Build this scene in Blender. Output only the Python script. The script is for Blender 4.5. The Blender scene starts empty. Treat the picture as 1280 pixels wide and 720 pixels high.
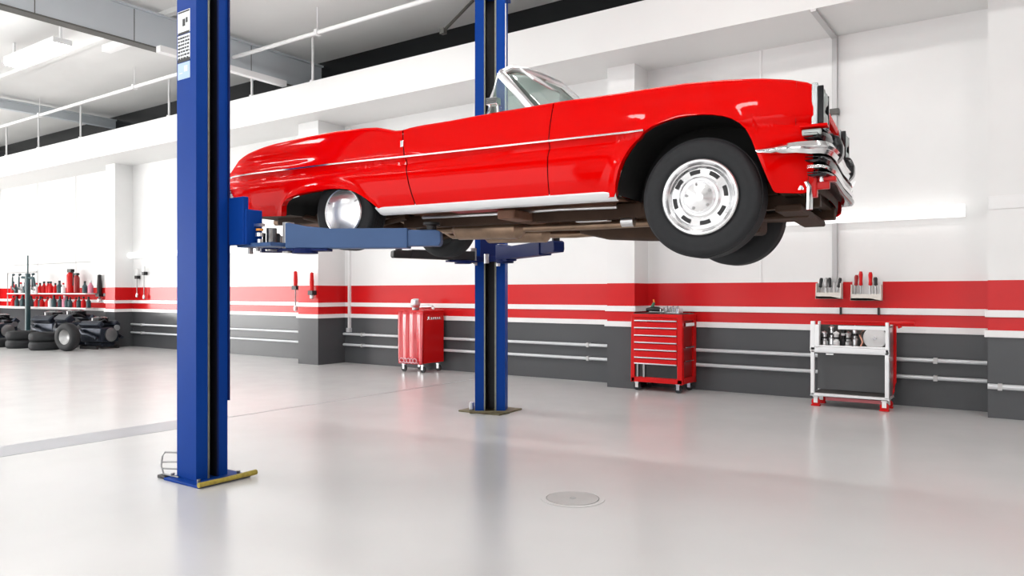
import bpy, math, random
from mathutils import Vector, Matrix
random.seed(7)
PI = math.pi
col = bpy.context.scene.collection

# ------------------------------------------------------------------ materials
def mat(name, rgb, rough=.5, metal=0., coat=0., noise=0., nscale=8., bump=0., emit=None, es=0., spec=.5, trans=0.):
    m = bpy.data.materials.new(name); m.use_nodes = True
    nt = m.node_tree; b = nt.nodes['Principled BSDF']
    b.inputs['Base Color'].default_value = (*rgb, 1)
    b.inputs['Roughness'].default_value = rough
    b.inputs['Metallic'].default_value = metal
    b.inputs['Coat Weight'].default_value = coat
    b.inputs['Coat Roughness'].default_value = .04; b.inputs['Coat IOR'].default_value = 1.4
    b.inputs['Specular IOR Level'].default_value = spec
    b.inputs['Transmission Weight'].default_value = trans
    if emit:
        b.inputs['Emission Color'].default_value = (*emit, 1); b.inputs['Emission Strength'].default_value = es
    if noise or bump:
        tc = nt.nodes.new('ShaderNodeTexCoord'); n = nt.nodes.new('ShaderNodeTexNoise')
        n.inputs['Scale'].default_value = nscale; n.inputs['Detail'].default_value = 5
        nt.links.new(tc.outputs['Object'], n.inputs['Vector'])
        if noise:
            mx = nt.nodes.new('ShaderNodeMix'); mx.data_type = 'RGBA'
            mx.inputs[6].default_value = (*[max(0, c*(1-noise)) for c in rgb], 1)
            mx.inputs[7].default_value = (*[min(1, c*(1+noise)) for c in rgb], 1)
            nt.links.new(n.outputs['Fac'], mx.inputs[0]); nt.links.new(mx.outputs[2], b.inputs['Base Color'])
        if bump:
            bp = nt.nodes.new('ShaderNodeBump'); bp.inputs['Strength'].default_value = bump; bp.inputs['Distance'].default_value = .01
            nt.links.new(n.outputs['Fac'], bp.inputs['Height']); nt.links.new(bp.outputs['Normal'], b.inputs['Normal'])
    return m

M = {}
M['paint'] = mat('car_red_paint', (.71, .0008, .0006), .35, coat=.38, spec=.0)
M['red'] = mat('tool_red', (.60, .005, .006), .35, coat=.15, spec=.2, noise=.05, nscale=3)
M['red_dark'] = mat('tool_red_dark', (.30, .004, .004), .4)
M['chrome'] = mat('chrome', (.83, .84, .85), .12, 1., noise=.04, nscale=20)
M['satin'] = mat('satin_metal', (.72, .73, .74), .3, 1., noise=.08, nscale=12)
M['hub'] = mat('polished_hubcap', (.86, .86, .87), .27, .85, noise=.05, nscale=30)
M['bezel'] = mat('lamp_bezel_metal', (.42, .44, .45), .25, .9)
M['steel'] = mat('steel', (.35, .35, .35), .35, 1., noise=.2, nscale=15)
M['alum'] = mat('silver_paint', (.78, .79, .80), .3, .3)
M['white'] = mat('white_paint', (.85, .85, .85), .35, noise=.02)
M['cream'] = mat('cream_vinyl', (.75, .72, .66), .5, bump=.1, nscale=60)
M['rubber'] = mat('rubber', (.018, .019, .021), .65, spec=.3, noise=.2, nscale=25, bump=.06)
M['black'] = mat('black', (.008, .008, .009), .45, noise=.2)
M['black_gloss'] = mat('black_gloss', (.006, .006, .008), .12)
M['well'] = mat('wheel_well_undercoat', (.006, .006, .0055), .85, noise=.5, nscale=14, bump=.3)
M['under'] = mat('underbody_rust', (.17, .085, .055), .6, spec=.2, noise=.55, nscale=7, bump=.3)
M['under2'] = mat('underbody_dark', (.050, .028, .018), .6, spec=.15, noise=.5, nscale=9, bump=.3)
M['exhaust'] = mat('exhaust_metal', (.28, .19, .13), .35, .8, noise=.4, nscale=10)
M['blue'] = mat('lift_blue', (.004, .046, .27), .45, spec=.08, noise=.06, nscale=4)
M['arm_blue'] = mat('arm_slate_blue', (.05, .105, .24), .42, spec=.3, noise=.08, nscale=6)
M['navy'] = mat('arm_navy', (.007, .016, .09), .4, spec=.12, noise=.1)
M['groove'] = mat('column_slot_dark', (.006, .006, .010), .5)
M['rail'] = mat('guide_rail_grease', (.20, .21, .17), .4, .4, noise=.3, nscale=20)
M['yellow'] = mat('worn_yellow', (.42, .33, .05), .5, noise=.5, nscale=40)
M['brassy'] = mat('worn_plate', (.16, .14, .08), .5, .3, noise=.4, nscale=30)
M['glass'] = mat('glass', (.55, .68, .64), .03, trans=.9, spec=.6)
M['lamp_glass'] = mat('lamp_lens', (.45, .50, .49), .08, spec=.8)
M['amber'] = mat('amber', (.8, .30, .03), .3)
M['decal_white'] = mat('decal_white', (.85, .88, .92), .4)
M['decal_blue'] = mat('decal_pale_blue', (.45, .60, .80), .4)
M['green'] = mat('tool_green', (.03, .14, .08), .4)
M['teal'] = mat('dark_teal', (.02, .06, .07), .4)
M['grime'] = mat('dark_engine_metal', (.022, .028, .042), .32, .6, noise=.6, nscale=12, bump=.4)
M['tray'] = mat('tray_dark', (.07, .065, .06), .5, noise=.3)
M['tube'] = mat('glowing_strip', (1, 1, 1), .4, emit=(1, 1, .98), es=1.0)  # glow added to the bright wall strips
M['ceil_lamp'] = mat('ceiling_lamp_diffuser', (1, 1, 1), .4, emit=(1, .99, .97), es=42)
M['beam'] = mat('beam_white', (.80, .80, .79), .5, noise=.02, nscale=2)
M['ceiling'] = mat('ceiling_paint', (.72, .72, .71), .6, noise=.07, nscale=.7)
M['girder'] = mat('girder_grey', (.52, .56, .59), .5, noise=.06, nscale=1.5)
M['dark_strut'] = mat('dark_strut', (.10, .10, .09), .5)
M['pipe'] = mat('rail_grey_white', (.66, .68, .70), .3, .2)
M['conduit_grey'] = mat('conduit_grey', (.50, .50, .50), .4, .2)
M['frame'] = mat('added_bay_frame_grey', (.4, .4, .42), .5)

def wall_mat():
    m = bpy.data.materials.new('painted_wall'); m.use_nodes = True
    nt = m.node_tree; b = nt.nodes['Principled BSDF']
    g = nt.nodes.new('ShaderNodeNewGeometry'); sx = nt.nodes.new('ShaderNodeSeparateXYZ')
    nt.links.new(g.outputs['Position'], sx.inputs[0])
    mr = nt.nodes.new('ShaderNodeMath'); mr.operation = 'DIVIDE'; mr.inputs[1].default_value = 6.
    nt.links.new(sx.outputs['Z'], mr.inputs[0])
    cr = nt.nodes.new('ShaderNodeValToRGB'); cr.color_ramp.interpolation = 'CONSTANT'
    e = cr.color_ramp.elements
    e[0].position = 0; e[0].color = (.080, .083, .088, 1)
    e[1].position = .90/6; e[1].color = (.60, .012, .014, 1)
    a = e.new(1.44/6); a.color = (.82, .82, .815, 1)
    a = e.new(4.95/6); a.color = (.012, .013, .014, 1)
    nt.links.new(mr.outputs[0], cr.inputs[0])
    n = nt.nodes.new('ShaderNodeTexNoise'); n.inputs['Scale'].default_value = 1.2; n.inputs['Detail'].default_value = 4
    nt.links.new(g.outputs['Position'], n.inputs['Vector'])
    mx = nt.nodes.new('ShaderNodeMix'); mx.data_type = 'RGBA'; mx.blend_type = 'MULTIPLY'; mx.inputs[0].default_value = 1
    r2 = nt.nodes.new('ShaderNodeMapRange'); r2.inputs['To Min'].default_value = .93; r2.inputs['To Max'].default_value = 1.05
    nt.links.new(n.outputs['Fac'], r2.inputs[0])
    nt.links.new(cr.outputs[0], mx.inputs[6]); nt.links.new(r2.outputs[0], mx.inputs[7])
    nt.links.new(mx.outputs[2], b.inputs['Base Color'])
    b.inputs['Roughness'].default_value = .2
    b.inputs['Specular IOR Level'].default_value = .22
    return m
M['wall'] = wall_mat()

def floor_mat():
    m = bpy.data.materials.new('polished_epoxy_floor'); m.use_nodes = True
    nt = m.node_tree; b = nt.nodes['Principled BSDF']
    g = nt.nodes.new('ShaderNodeNewGeometry')
    n = nt.nodes.new('ShaderNodeTexNoise'); n.inputs['Scale'].default_value = .55; n.inputs['Detail'].default_value = 6
    nt.links.new(g.outputs['Position'], n.inputs['Vector'])
    cr = nt.nodes.new('ShaderNodeValToRGB')
    cr.color_ramp.elements[0].position = .3; cr.color_ramp.elements[0].color = (.63, .63, .625, 1)
    cr.color_ramp.elements[1].position = .7; cr.color_ramp.elements[1].color = (.70, .70, .695, 1)
    nt.links.new(n.outputs['Fac'], cr.inputs[0])
    nt.links.new(cr.outputs[0], b.inputs['Base Color'])
    n2 = nt.nodes.new('ShaderNodeTexNoise'); n2.inputs['Scale'].default_value = 3.; n2.inputs['Detail'].default_value = 3
    nt.links.new(g.outputs['Position'], n2.inputs['Vector'])
    mr = nt.nodes.new('ShaderNodeMapRange'); mr.inputs['To Min'].default_value = .19; mr.inputs['To Max'].default_value = .25
    nt.links.new(n2.outputs['Fac'], mr.inputs[0]); nt.links.new(mr.outputs[0], b.inputs['Roughness'])
    b.inputs['Specular IOR Level'].default_value = .8
    return m
M['floor'] = floor_mat()
M['floor_stripe'] = mat('floor_stripe_grey', (.42, .43, .46), .3, noise=.06, nscale=3)
M['floor_patch'] = mat('floor_cover_grey', (.52, .52, .51), .28, noise=.08, nscale=12)

# ------------------------------------------------------------------ mesh helpers
class MB:
    def __init__(s): s.v = []; s.f = []; s.mi = []; s.cur = 0
    def add(s, vs, fs, T=None):
        o = len(s.v)
        s.v += [tuple((T @ Vector(v)) if T else v) for v in vs]
        s.f += [tuple(i+o for i in f) for f in fs]; s.mi += [s.cur]*len(fs)
        return s
    def box(s, x0, x1, y0, y1, z0, z1, T=None):
        vs = [(x, y, z) for x in (x0, x1) for y in (y0, y1) for z in (z0, z1)]
        return s.add(vs, [(0,1,3,2),(4,6,7,5),(0,4,5,1),(2,3,7,6),(0,2,6,4),(1,5,7,3)], T)
    def loop_tube(s, pts, r, n=8, closed=False, T=None):
        P = [Vector(p) for p in pts]; N = len(P); vs = []; fs = []
        for i, p in enumerate(P):
            if closed: t = P[(i+1) % N]-P[i-1]
            else: t = P[min(i+1, N-1)]-P[max(i-1, 0)]
            t.normalize()
            a = Vector((0,0,1)) if abs(t.z) < .9 else Vector((1,0,0))
            u = t.cross(a).normalized(); w = u.cross(t).normalized()
            rr = r[i] if isinstance(r, (list, tuple)) else r
            for k in range(n):
                an = 2*PI*k/n
                vs.append(tuple(p+u*math.cos(an)*rr+w*math.sin(an)*rr))
        for i in range(N if closed else N-1):
            j = (i+1) % N
            for k in range(n):
                l = (k+1) % n
                fs.append((i*n+k, i*n+l, j*n+l, j*n+k))
        if not closed:
            fs.append(tuple(range(n))[::-1]); fs.append(tuple((N-1)*n+k for k in range(n)))
        return s.add(vs, fs, T)
    def lathe(s, prof, n=32, T=None, mats=None):      # profile (r, h), axis z
        vs = []; fs = []
        for r, h in prof:
            for k in range(n):
                a = 2*PI*k/n; vs.append((r*math.cos(a), r*math.sin(a), h))
        o = len(s.v)
        s.v += [tuple((T @ Vector(v)) if T else v) for v in vs]
        for i in range(len(prof)-1):
            for k in range(n):
                l = (k+1) % n
                s.f.append((o+i*n+k, o+i*n+l, o+(i+1)*n+l, o+(i+1)*n+k))
                s.mi.append(mats[i] if mats else s.cur)
        for i in (0, len(prof)-1):
            if prof[i][0] > 1e-5:
                s.f.append(tuple(o+i*n+k for k in range(n))); s.mi.append(mats[min(i, len(mats)-1)] if mats else s.cur)
        return s
    def cyl(s, x, y, z0, z1, r, n=16, T=None): return s.lathe([(r, z0), (r, z1)], n, (T or Matrix()) @ Matrix.Translation((x, y, 0)))
    def prism(s, poly, z0, z1, T=None):
        n = len(poly)
        vs = [(x, y, z0) for x, y in poly]+[(x, y, z1) for x, y in poly]
        fs = [(i, (i+1) % n, (i+1) % n+n, i+n) for i in range(n)]+[tuple(range(n))[::-1], tuple(range(n, 2*n))]
        return s.add(vs, fs, T)
    def grid(s, rows, T=None, wrap=False):
        m = len(rows[0]); vs = [tuple(p) for r in rows for p in r]; fs = []
        for i in range(len(rows)-1):
            for j in range(m-1 if not wrap else m):
                k = (j+1) % m
                fs.append((i*m+j, i*m+k, (i+1)*m+k, (i+1)*m+j))
        return s.add(vs, fs, T)
    def build(s, name, mats, parent=None, smooth=False, bevel=0., sub=0, label=None, solid=0., angle=None):
        me = bpy.data.meshes.new(name); me.from_pydata(s.v, [], s.f)
        for m in (mats if isinstance(mats, (list, tuple)) else [mats]): me.materials.append(m)
        for p, i in zip(me.polygons, s.mi): p.material_index = i
        import bmesh
        bm = bmesh.new(); bm.from_mesh(me); bmesh.ops.remove_doubles(bm, verts=bm.verts, dist=1e-5)
        bmesh.ops.recalc_face_normals(bm, faces=bm.faces); bm.to_mesh(me); bm.free()
        o = bpy.data.objects.new(name, me); col.objects.link(o)
        if parent: o.parent = parent
        if smooth:
            for p in me.polygons: p.use_smooth = True
            try: me.set_sharp_from_angle(angle=math.radians(angle or 35))
            except Exception: pass
        if solid:
            md = o.modifiers.new('solid', 'SOLIDIFY'); md.thickness = solid; md.offset = 0
        if bevel:
            md = o.modifiers.new('bevel', 'BEVEL'); md.width = bevel; md.segments = 2; md.limit_method = 'ANGLE'
        if label: o['label'] = label
        return o
def tag(o, label=None, cat=None, group=None, kind=None):
    if label: o['label'] = label
    if cat: o['category'] = cat
    if group: o['group'] = group
    if kind: o['kind'] = kind
    return o
def thing(name, loc, label, cat, group=None, rz=0.):
    o = bpy.data.objects.new(name, None); col.objects.link(o); o.location = loc; o.rotation_euler = (0, 0, rz)
    o.empty_display_size = .1
    return tag(o, label, cat, group)
def children(o): return [c for c in bpy.data.objects if c.parent == o]
def copy_tree(o, parent=None):
    c = o.copy(); col.objects.link(c)
    if parent: c.parent = parent
    for ch in children(o): copy_tree(ch, c)
    return c
def struct(name, mb, m, **k): return tag(mb.build(name, m, **k), kind='structure')
def centred(mb, name, mats, loc, **k):
    """Build a one-mesh thing with its origin at loc (vertices given relative to loc)."""
    o = mb.build(name, mats, **k); o.location = loc; return o
def RX(a): return Matrix.Rotation(a, 4, 'X')
def RY(a): return Matrix.Rotation(a, 4, 'Y')
def RZ(a): return Matrix.Rotation(a, 4, 'Z')
def TR(x, y, z): return Matrix.Translation((x, y, z))

# ------------------------------------------------------------------ the room
XL, XR, YB, YF, ZC = -30., 7., 9.8, -6.5, 5.8
struct('floor', MB().box(XL-.2, XR+.2, YF-.2, YB+.2, -.2, 0), M['floor'])
struct('ceiling', MB().box(XL-.2, XR+.2, YF-.2, YB+.2, ZC, ZC+.2), M['ceiling'])
struct('wall_back', MB().box(XL-.2, XR+.2, YB, YB+.2, 0, ZC), M['wall'])
# left end wall with a roll-up door opening to daylight
DL0, DL1, DLZ = -6.0, 3.2, 4.6
struct('wall_left', MB().box(XL-.2, XL, DL1, YB, 0, ZC).box(XL-.2, XL, YF, DL0, 0, ZC).box(XL-.2, XL, DL0, DL1, DLZ, ZC), M['wall'])
struct('wall_right', MB().box(XR, XR+.2, YF, YB, 0, ZC), M['wall'])
# front wall (behind the photographer): bays of tall openings, added out of view to light the room
bays = [(-26, -20.5), (-18.5, -13), (-11, -5.5), (-3.5, 2.0)]
fw = MB().box(XL, XR, YF-.2, YF, 4.4, ZC)
edges = [XL]+[e for b_ in bays for e in b_]+[XR]
for i in range(0, len(edges), 2): fw.box(edges[i], edges[i+1], YF-.2, YF, 0, 4.4)
struct('wall_front', fw, M['wall'])
fr = MB()
for a, b_ in bays:
    fr.box(a, a+.1, YF-.1, YF+.05, 0, 4.4).box(b_-.1, b_, YF-.1, YF+.05, 0, 4.4).box(a, b_, YF-.1, YF+.05, 4.3, 4.4)
struct('trim_5', fr, M['frame'])  # frames round the added openings

# pilasters on the back wall
PIL = [(-18.75, -18.3, 9.36), (-11.25, -10.7, 9.15), (-4.90, -4.48, 9.36), (-.39, .10, 9.36), (-26.6, -26.1, 9.36)]
for i, (a, b_, y) in enumerate(PIL):
    struct('wall_pilaster_%d' % (i+1), MB().box(a, b_, y, YB, 0, 4.47), M['wall'])
# beam (boxed header) along the back wall
struct('ceiling_beam', MB().box(XL, XR, 8.70, YB, 4.47, 5.02), M['beam'])
# white dado mouldings, wrapping the pilasters
def moulding(name, z0, z1, t):
    mb = MB(); spans = sorted((a, b_, y) for a, b_, y in PIL); x = XL
    for a, b_, y in spans:
        mb.box(x, a, YB-t, YB, z0, z1); mb.box(a-t, b_+t, y-t, y, z0, z1)
        mb.box(a-t, a, y, YB, z0, z1); mb.box(b_, b_+t, y, YB, z0, z1); x = b_
    mb.box(x, XR, YB-t, YB, z0, z1)
    struct(name, mb, M['white'], bevel=.004)
moulding('trim_1', 1.063, 1.138, .025)
moulding('trim_2', .852, .925, .03)
# panel joints in the white wall
for i, x in enumerate((-23.47, -21.2, -14.6, -7.6, -2.9+.001)):
    struct('trim_%d' % (i+10), MB().box(x-.012, x+.012, YB-.008, YB, 1.46, 4.47), M['conduit_grey'] if i < 2 else M['white'])

# floor paint: grey strip across the bay, saw-cut joint and a round cover
struct('floor_strip', MB().box(-7.27, -6.80, -3.0, 4.55, 0, .002), M['floor_stripe'])
struct('floor_joint', MB().box(-7.0, -6.985, 4.55, 9.8, 0, .002), M['floor_stripe'])
cov = thing('floor_cover', (-2.42, 4.15, 0), 'round grey cover set flush in the polished floor near the camera', 'floor cover')
MB().lathe([(.165, .001), (.165, .004), (0, .004)], 48).build('lid', M['floor_patch'], cov)
MB().lathe([(.17, .001), (.17, .003), (.205, .003), (.205, .001)], 48).build('rim', M['floor'], cov)
MB().cyl(0, 0, .004, .008, .02).build('lifting_eye', M['conduit_grey'], cov)

# girder and purlins under the ceiling (perpendicular to the back wall)
gb = MB().box(-11.50, -11.36, YF, 9.8, 5.2, 5.72).box(-11.54, -11.30, YF, 9.8, 5.70, 5.73); gb.cur = 1; gb.box(-11.54, -11.34, YF, 9.8, 5.175, 5.2)
for y in (1.1, 2.9, 4.7, 6.1, 8.2): gb.box(-11.36, -11.357, y, y+.012, 5.2, 5.70)
struct('ceiling_girder', gb, [M['girder'], M['dark_strut']])
struct('trim_6', MB().box(-.385, .10, 9.35, 9.36, 2.20, 2.34), M['white'], bevel=.004)
struct('ceiling_girder_2', MB().box(-19.25, -19.12, YF, 9.8, 5.5, 5.72).box(-19.3, -19.06, YF, 9.8, 5.68, 5.71), M['girder'])
struct('ceiling_girder_3', MB().box(-26.6, -26.45, YF, 9.8, 5.3, 5.72), M['girder'])
struct('ceiling_girder_4', MB().box(-3.8, -3.66, YF, 8.0, 5.45, 5.72), M['girder'])
pl = MB()
for k in range(5):
    y = 6.6-k*2.55
    pl.box(XL, XR, y-.05, y+.05, 5.72, 5.8)
struct('ceiling_purlins', pl, M['ceiling'])
for i, (x, lab) in enumerate(((-11.6, 'thin dark cable along the near ceiling girder'), (-19.3, 'thin dark cable under the farther ceiling joist at the left'))):
    mb = MB().loop_tube([(0, y, .012*math.sin(y*1.7+i)) for y in [YF+.3+.3*j for j in range(53)]], .012, 6)
    for y in (-3, 1.5, 3.5, 5.5, 6.5, 7.5, 9.): mb.box(-.03, .03, y-.05, y+.05, -.03, .05)
    tag(centred(mb, 'ceiling_cable', M['dark_strut'], (x, 0, 5.67)), lab, 'cable')
# long conduit parallel to the wall, with hangers
cd = thing('conduit', (0, 7.85, 5.4), 'long white conduit hung from the ceiling in front of the black wall strip', 'conduit')
MB().loop_tube([(x, 0, 0) for x in (-29, -20, -10, -1)], .032, 10).build('pipe', M['white'], cd, smooth=True)
for x in (-22, -18.7, -14.6, -9.2, -5.5):
    MB().cyl(x, 0, 0, .4, .008, 6).box(x-.03, x+.03, -.045, .045, -.045, .045).build('hanger', M['white'], cd)
# hanger rods standing on the beam
for i, (x, lab) in enumerate(((-12.09, 'white hanger rod above the beam, nearest right of the near lift post'), (-10.37, 'white hanger rod above the beam, second right of the near lift post'),
                (-14.9, 'white hanger rod above the beam, just left of the near lift post'), (-18.7, 'white hanger rod above the beam, second left of the near lift post'),
                (-20.9, 'white hanger rod above the beam, third left of the near lift post'), (-22.8, 'white hanger rod above the beam, farthest left'))):
    tag(centred(MB().cyl(0, 0, 0, .78, .022, 8).cyl(0, 0, 0, .03, .05, 8), 'hanger_rod', M['white'], (x, 8.75, 5.02), smooth=True), lab, 'rod', 'white hanger rods above the beam')
# struts
tag(centred(MB().loop_tube([(0, 0, 0), (.33, .32, .5)], .024, 8).box(-.04, .04, -.04, .04, -.04, .04), 'ceiling_brace', M['dark_strut'], (-7.36, 8.72, 5.30)),
    'dark diagonal brace rod just left of the far lift post top', 'brace')
br = MB().box(-.06, .06, -2.4, 0, -.05, .05, TR(0, 0, 0) @ RX(0))
tag(centred(br, 'beam_strut', M['white'], (-11.2, 9.75-.95, 5.13)), 'white strut ending on the beam right of the near lift post', 'strut')

# ceiling lights
lamp_rows = [(-14.1, 5.87), (-8.3, 5.87), (-2.9, 5.6), (2.4, 5.2), (-20.2, 2.2), (-14.1, 1.6), (-8.4, 1.3), (-2.2, .6), (3.2, .6), (-14.1, -3.), (-8.4, -3.), (-2.2, -3.4), (-24.5, 5.)]
proto = thing('ceiling_light', (0, 0, 0), 'x', 'ceiling light', None)
MB().box(-.95, .95, -.15, .15, .03, .13).box(-.90, -.85, -.02, .02, .13, .40).box(.85, .90, -.02, .02, .13, .40).build('housing', M['white'], proto, bevel=.01)
MB().prism([(-.15, .03), (-.12, -.02), (.12, -.02), (.15, .03)], -.93, .93, Matrix(((0,0,1,0),(1,0,0,0),(0,1,0,0),(0,0,0,1)))).build('diffuser', M['ceil_lamp'], proto)
for i, (x, y) in enumerate(lamp_rows):
    o = proto if i == 0 else copy_tree(proto)
    o.location = (x, y, 5.4)
    if i == 0: o['label'] = 'bright fluorescent ceiling light at the upper left beside the girder'
    else: o['label'] = 'fluorescent ceiling light outside the picture'; o['group'] = 'ceiling lights out of view'
tag(centred(MB().box(-.7, .7, -.08, .08, 0, .12), 'ceiling_batten', M['white'], (-13.1, 6.9, 5.68), bevel=.01), 'dim white batten on the ceiling between the lit lamp and the near post', 'ceiling batten')

# bright strips on the back wall, their brightness put in as emission
for x0, x1, lab in ((-3.9, -.62, 'bright horizontal strip on the white wall right of the raised front wheel'),
                    (-18.28, -13.2, 'bright horizontal strip on the white wall behind the near lift post')):
    t = thing('wall_strip', ((x0+x1)/2, 9.74, 2.24), lab, 'wall light', 'bright wall strips'); L = (x1-x0)/2  # bright strip, brightness put in as emission
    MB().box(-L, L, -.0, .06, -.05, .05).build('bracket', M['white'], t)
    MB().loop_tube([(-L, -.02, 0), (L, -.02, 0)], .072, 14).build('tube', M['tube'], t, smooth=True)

# grey-white rails (air pipes) on the grey dado between pilasters
rails = [(-4.44, -.41, 'right-hand bay'), (-10.68, -4.92, 'bay behind the far lift post'), (-18.28, -11.27, 'bay behind the near lift post'), (-26.0, -18.8, 'bay behind the dark machinery')]
for a, b_, where in rails:
    for z, w in ((.545, 'upper'), (.345, 'lower')):
        if where.startswith('bay behind the dark'): continue
        t = thing('wall_pipe', ((a+b_)/2, YB-.05, z), '%s pale pipe along the grey wall base in the %s' % (w, where), 'pipe', 'pale pipes along the wall base')
        L = (b_-a)/2
        MB().loop_tube([(-L, 0, 0), (L, 0, 0)], .024, 10).build('tube', M['pipe'], t, smooth=True)
        for k in range(max(2, int(L))):
            x = -L+.5+k*(2*L-1)/max(1, int(L)-1 if int(L) > 1 else 1)
            MB().box(x-.02, x+.02, -.03, .05, -.032, .032).build('clamp', M['conduit_grey'], t)
t = thing('wall_pipe', (.0, 9.33, .335), 'short pale pipe across the grey base of the rightmost pilaster', 'pipe', 'pale pipes along the wall base')
MB().loop_tube([(-.39, 0, 0), (.6, 0, 0)], .03, 10).build('tube', M['pipe'], t, smooth=True)
MB().box(-.3, -.26, -.03, .03, -.035, .035).build('clamp', M['conduit_grey'], t)
# vertical conduits
t = thing('wall_conduit', (-1.99, 9.77, 1.45), 'grey vertical conduit down the white wall right of the car bumper', 'conduit')
MB().box(-.03, .03, -.02, .03, 0, 3.02).build('channel', M['conduit_grey'], t, bevel=.005)
MB().box(-.05, .05, -.05, .03, 2.05, 2.12).build('coupling', M['dark_strut'], t)
MB().box(-.03, .03, -1.1, -.02, 2.98, 3.01).build('soffit_run', M['conduit_grey'], t)
t = thing('wall_conduit', (-10.55, 9.77, .62), 'thin white conduit down the wall beside the middle pilaster', 'conduit')
MB().box(-.02, .02, -.02, .03, 0, 3.8).build('channel', M['white'], t)
MB().box(-.04, .04, -.04, .03, -.04, .04).build('end_box', M['pipe'], t)

# ------------------------------------------------------------------ car
W = 1.64
b6 = math.radians(6)
car = thing('convertible_car', (-1.51, 3.957, 0), 'bright red vintage convertible raised high on the blue two-post lift', 'car', rz=b6)
# local axes: +x forward (u), y = -v (v towards the camera side); z up
ZTOP = [(-3.85, 2.30), (-3.80, 2.365), (-3.74, 2.40), (-3.61, 2.435), (-3.4, 2.468), (-3.26, 2.482), (-2.93, 2.502), (-2.62, 2.509), (-2.36, 2.505), (-2.25, 2.498),
        (-2.15, 2.474), (-2.08, 2.453), (-2.01, 2.452), (-1.94, 2.464), (-1.85, 2.471), (-1.65, 2.476), (-1.44, 2.488), (-1.17, 2.498), (-.89, 2.508), (-.53, 2.510),
        (-.33, 2.514), (-.10, 2.516), (.12, 2.504), (.33, 2.480), (.47, 2.456), (.55, 2.434), (.585, 2.412)]
ZBOT = [(-3.85, 2.19), (-3.80, 2.15), (-3.744, 2.10), (-3.68, 2.02), (-3.60, 1.945), (-3.50, 1.915), (-3.19, 1.90), (-3.178, 1.92), (-3.165, 1.975), (-3.14, 2.005), (-3.08, 2.03),
        (-2.98, 2.048), (-2.89, 2.058), (-2.695, 2.068), (-2.58, 2.062), (-2.50, 2.050), (-2.44, 2.028), (-2.397, 2.003), (-2.36, 1.975), (-2.325, 1.943), (-2.29, 1.905), (-2.27, 1.89),
        (-1.4, 1.885), (-.50, 1.880), (-.488, 1.90), (-.478, 1.96), (-.461, 2.02), (-.435, 2.08), (-.402, 2.132), (-.36, 2.19), (-.311, 2.236), (-.26, 2.264), (-.194, 2.285),
        (-.13, 2.297), (-.057, 2.303), (.02, 2.301), (.075, 2.293), (.13, 2.28), (.182, 2.258), (.22, 2.232), (.25, 2.20), (.27, 2.168), (.29, 2.13), (.312, 2.067), (.33, 2.02), (.35, 1.965), (.37, 1.91), (.39, 1.86), (.40, 1.850),
        (.527, 1.842), (.56, 1.85), (.585, 1.868)]
def interp(T, u):
    if u <= T[0][0]: return T[0][1]
    for (a, za), (b_, zb) in zip(T, T[1:]):
        if u <= b_: return za+(zb-za)*(u-a)/(b_-a)
    return T[-1][1]
def plan(u):
    p = 0.
    if u < -3.1: p -= .09*((-3.1-u)/.75)**3
    if u > .25: p -= .05*((u-.25)/.335)**2
    p += .018*math.exp(-((u+2.55)/.45)**2)
    return p
ZC_ = 2.245
def side_v(u, z):
    v = plan(u)
    if z > ZC_:
        k = (z-ZC_)/.26; v -= .075*k**1.4+.004
    else:
        k = (ZC_-z)/.38
        v += -.026*math.exp(-((z-2.205)/.03)**2)*(1 if z < ZC_ else 0) - .075*max(0, k-.45)**1.5 + .012*math.sin(min(1, k)*PI)
    # flare around the wheel arches
    for c, zc, r in ((-.06, 1.88, .425), (-2.72, 1.80, .47)):
        d = math.hypot((u-c), (z-zc)*(1. if c > -1 else 1.6))
        v += .016*math.exp(-((d-r)/.045)**2)
    # rear haunch crease near the tail
    if u < -2.6: v -= .02*math.exp(-((z-2.33)/.05)**2)*min(1, (-2.6-u)/.5)
    return v
def us(a, b_, extra):
    s_ = {round(a+(b_-a)*i/60, 4) for i in range(61)} | {round(x, 4) for x, _ in extra if a < x < b_}
    return sorted(s_)
def side_rows(ua, ub, n=26, slope_l=0., slope_r=0.):
    cols = []
    for u in us(ua, ub, ZBOT+ZTOP):
        zt, zb = interp(ZTOP, u), interp(ZBOT, u); pts = []
        zs = zt-.035
        for i in range(n+1):
            t = i/n; z = zb+(zs-zb)*t
            w = (u-ua)/(ub-ua); uu = u+(slope_l*(1-w)+slope_r*w)*(z-2.18)
            pts.append((uu, side_v(uu, z), z))
        v0 = side_v(u, zs)
        for k in range(1, 6):
            a = k/5*PI/2
            pts.append((u+(slope_l*(1-(u-ua)/(ub-ua))+slope_r*(u-ua)/(ub-ua))*(zt-2.18), v0-.055*(1-math.cos(a)), zs+.035*math.sin(a)))
        pts.append((pts[-1][0], v0-.11, zt+.002)); pts.append((pts[-1][0], v0-.16, zt-.004))
        cols.append(pts)
    return cols
def loc(u, v, z): return (u, -v, z)
def mir(v): return -W-v
def panel(name, ua, ub, sl, sr, far, mtl, depth=.05):
    cols = side_rows(ua, ub, 26, sl, sr); mb = MB()
    g = [[loc(u, mir(v) if far else v, z) for u, v, z in c] for c in cols]
    mb.grid(g)
    # inward return along the lower edge
    low = [[c[0], (c[0][0], c[0][1]-depth, c[0][2]+.004)] for c in cols]
    mb.grid([[loc(u, mir(v) if far else v, z) for u, v, z in r] for r in low])
    o = mb.build(name, mtl, car, smooth=True, angle=28)
    return o, cols
SLD = -.25   # slope of the rear door shut line
panels = {}
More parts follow.
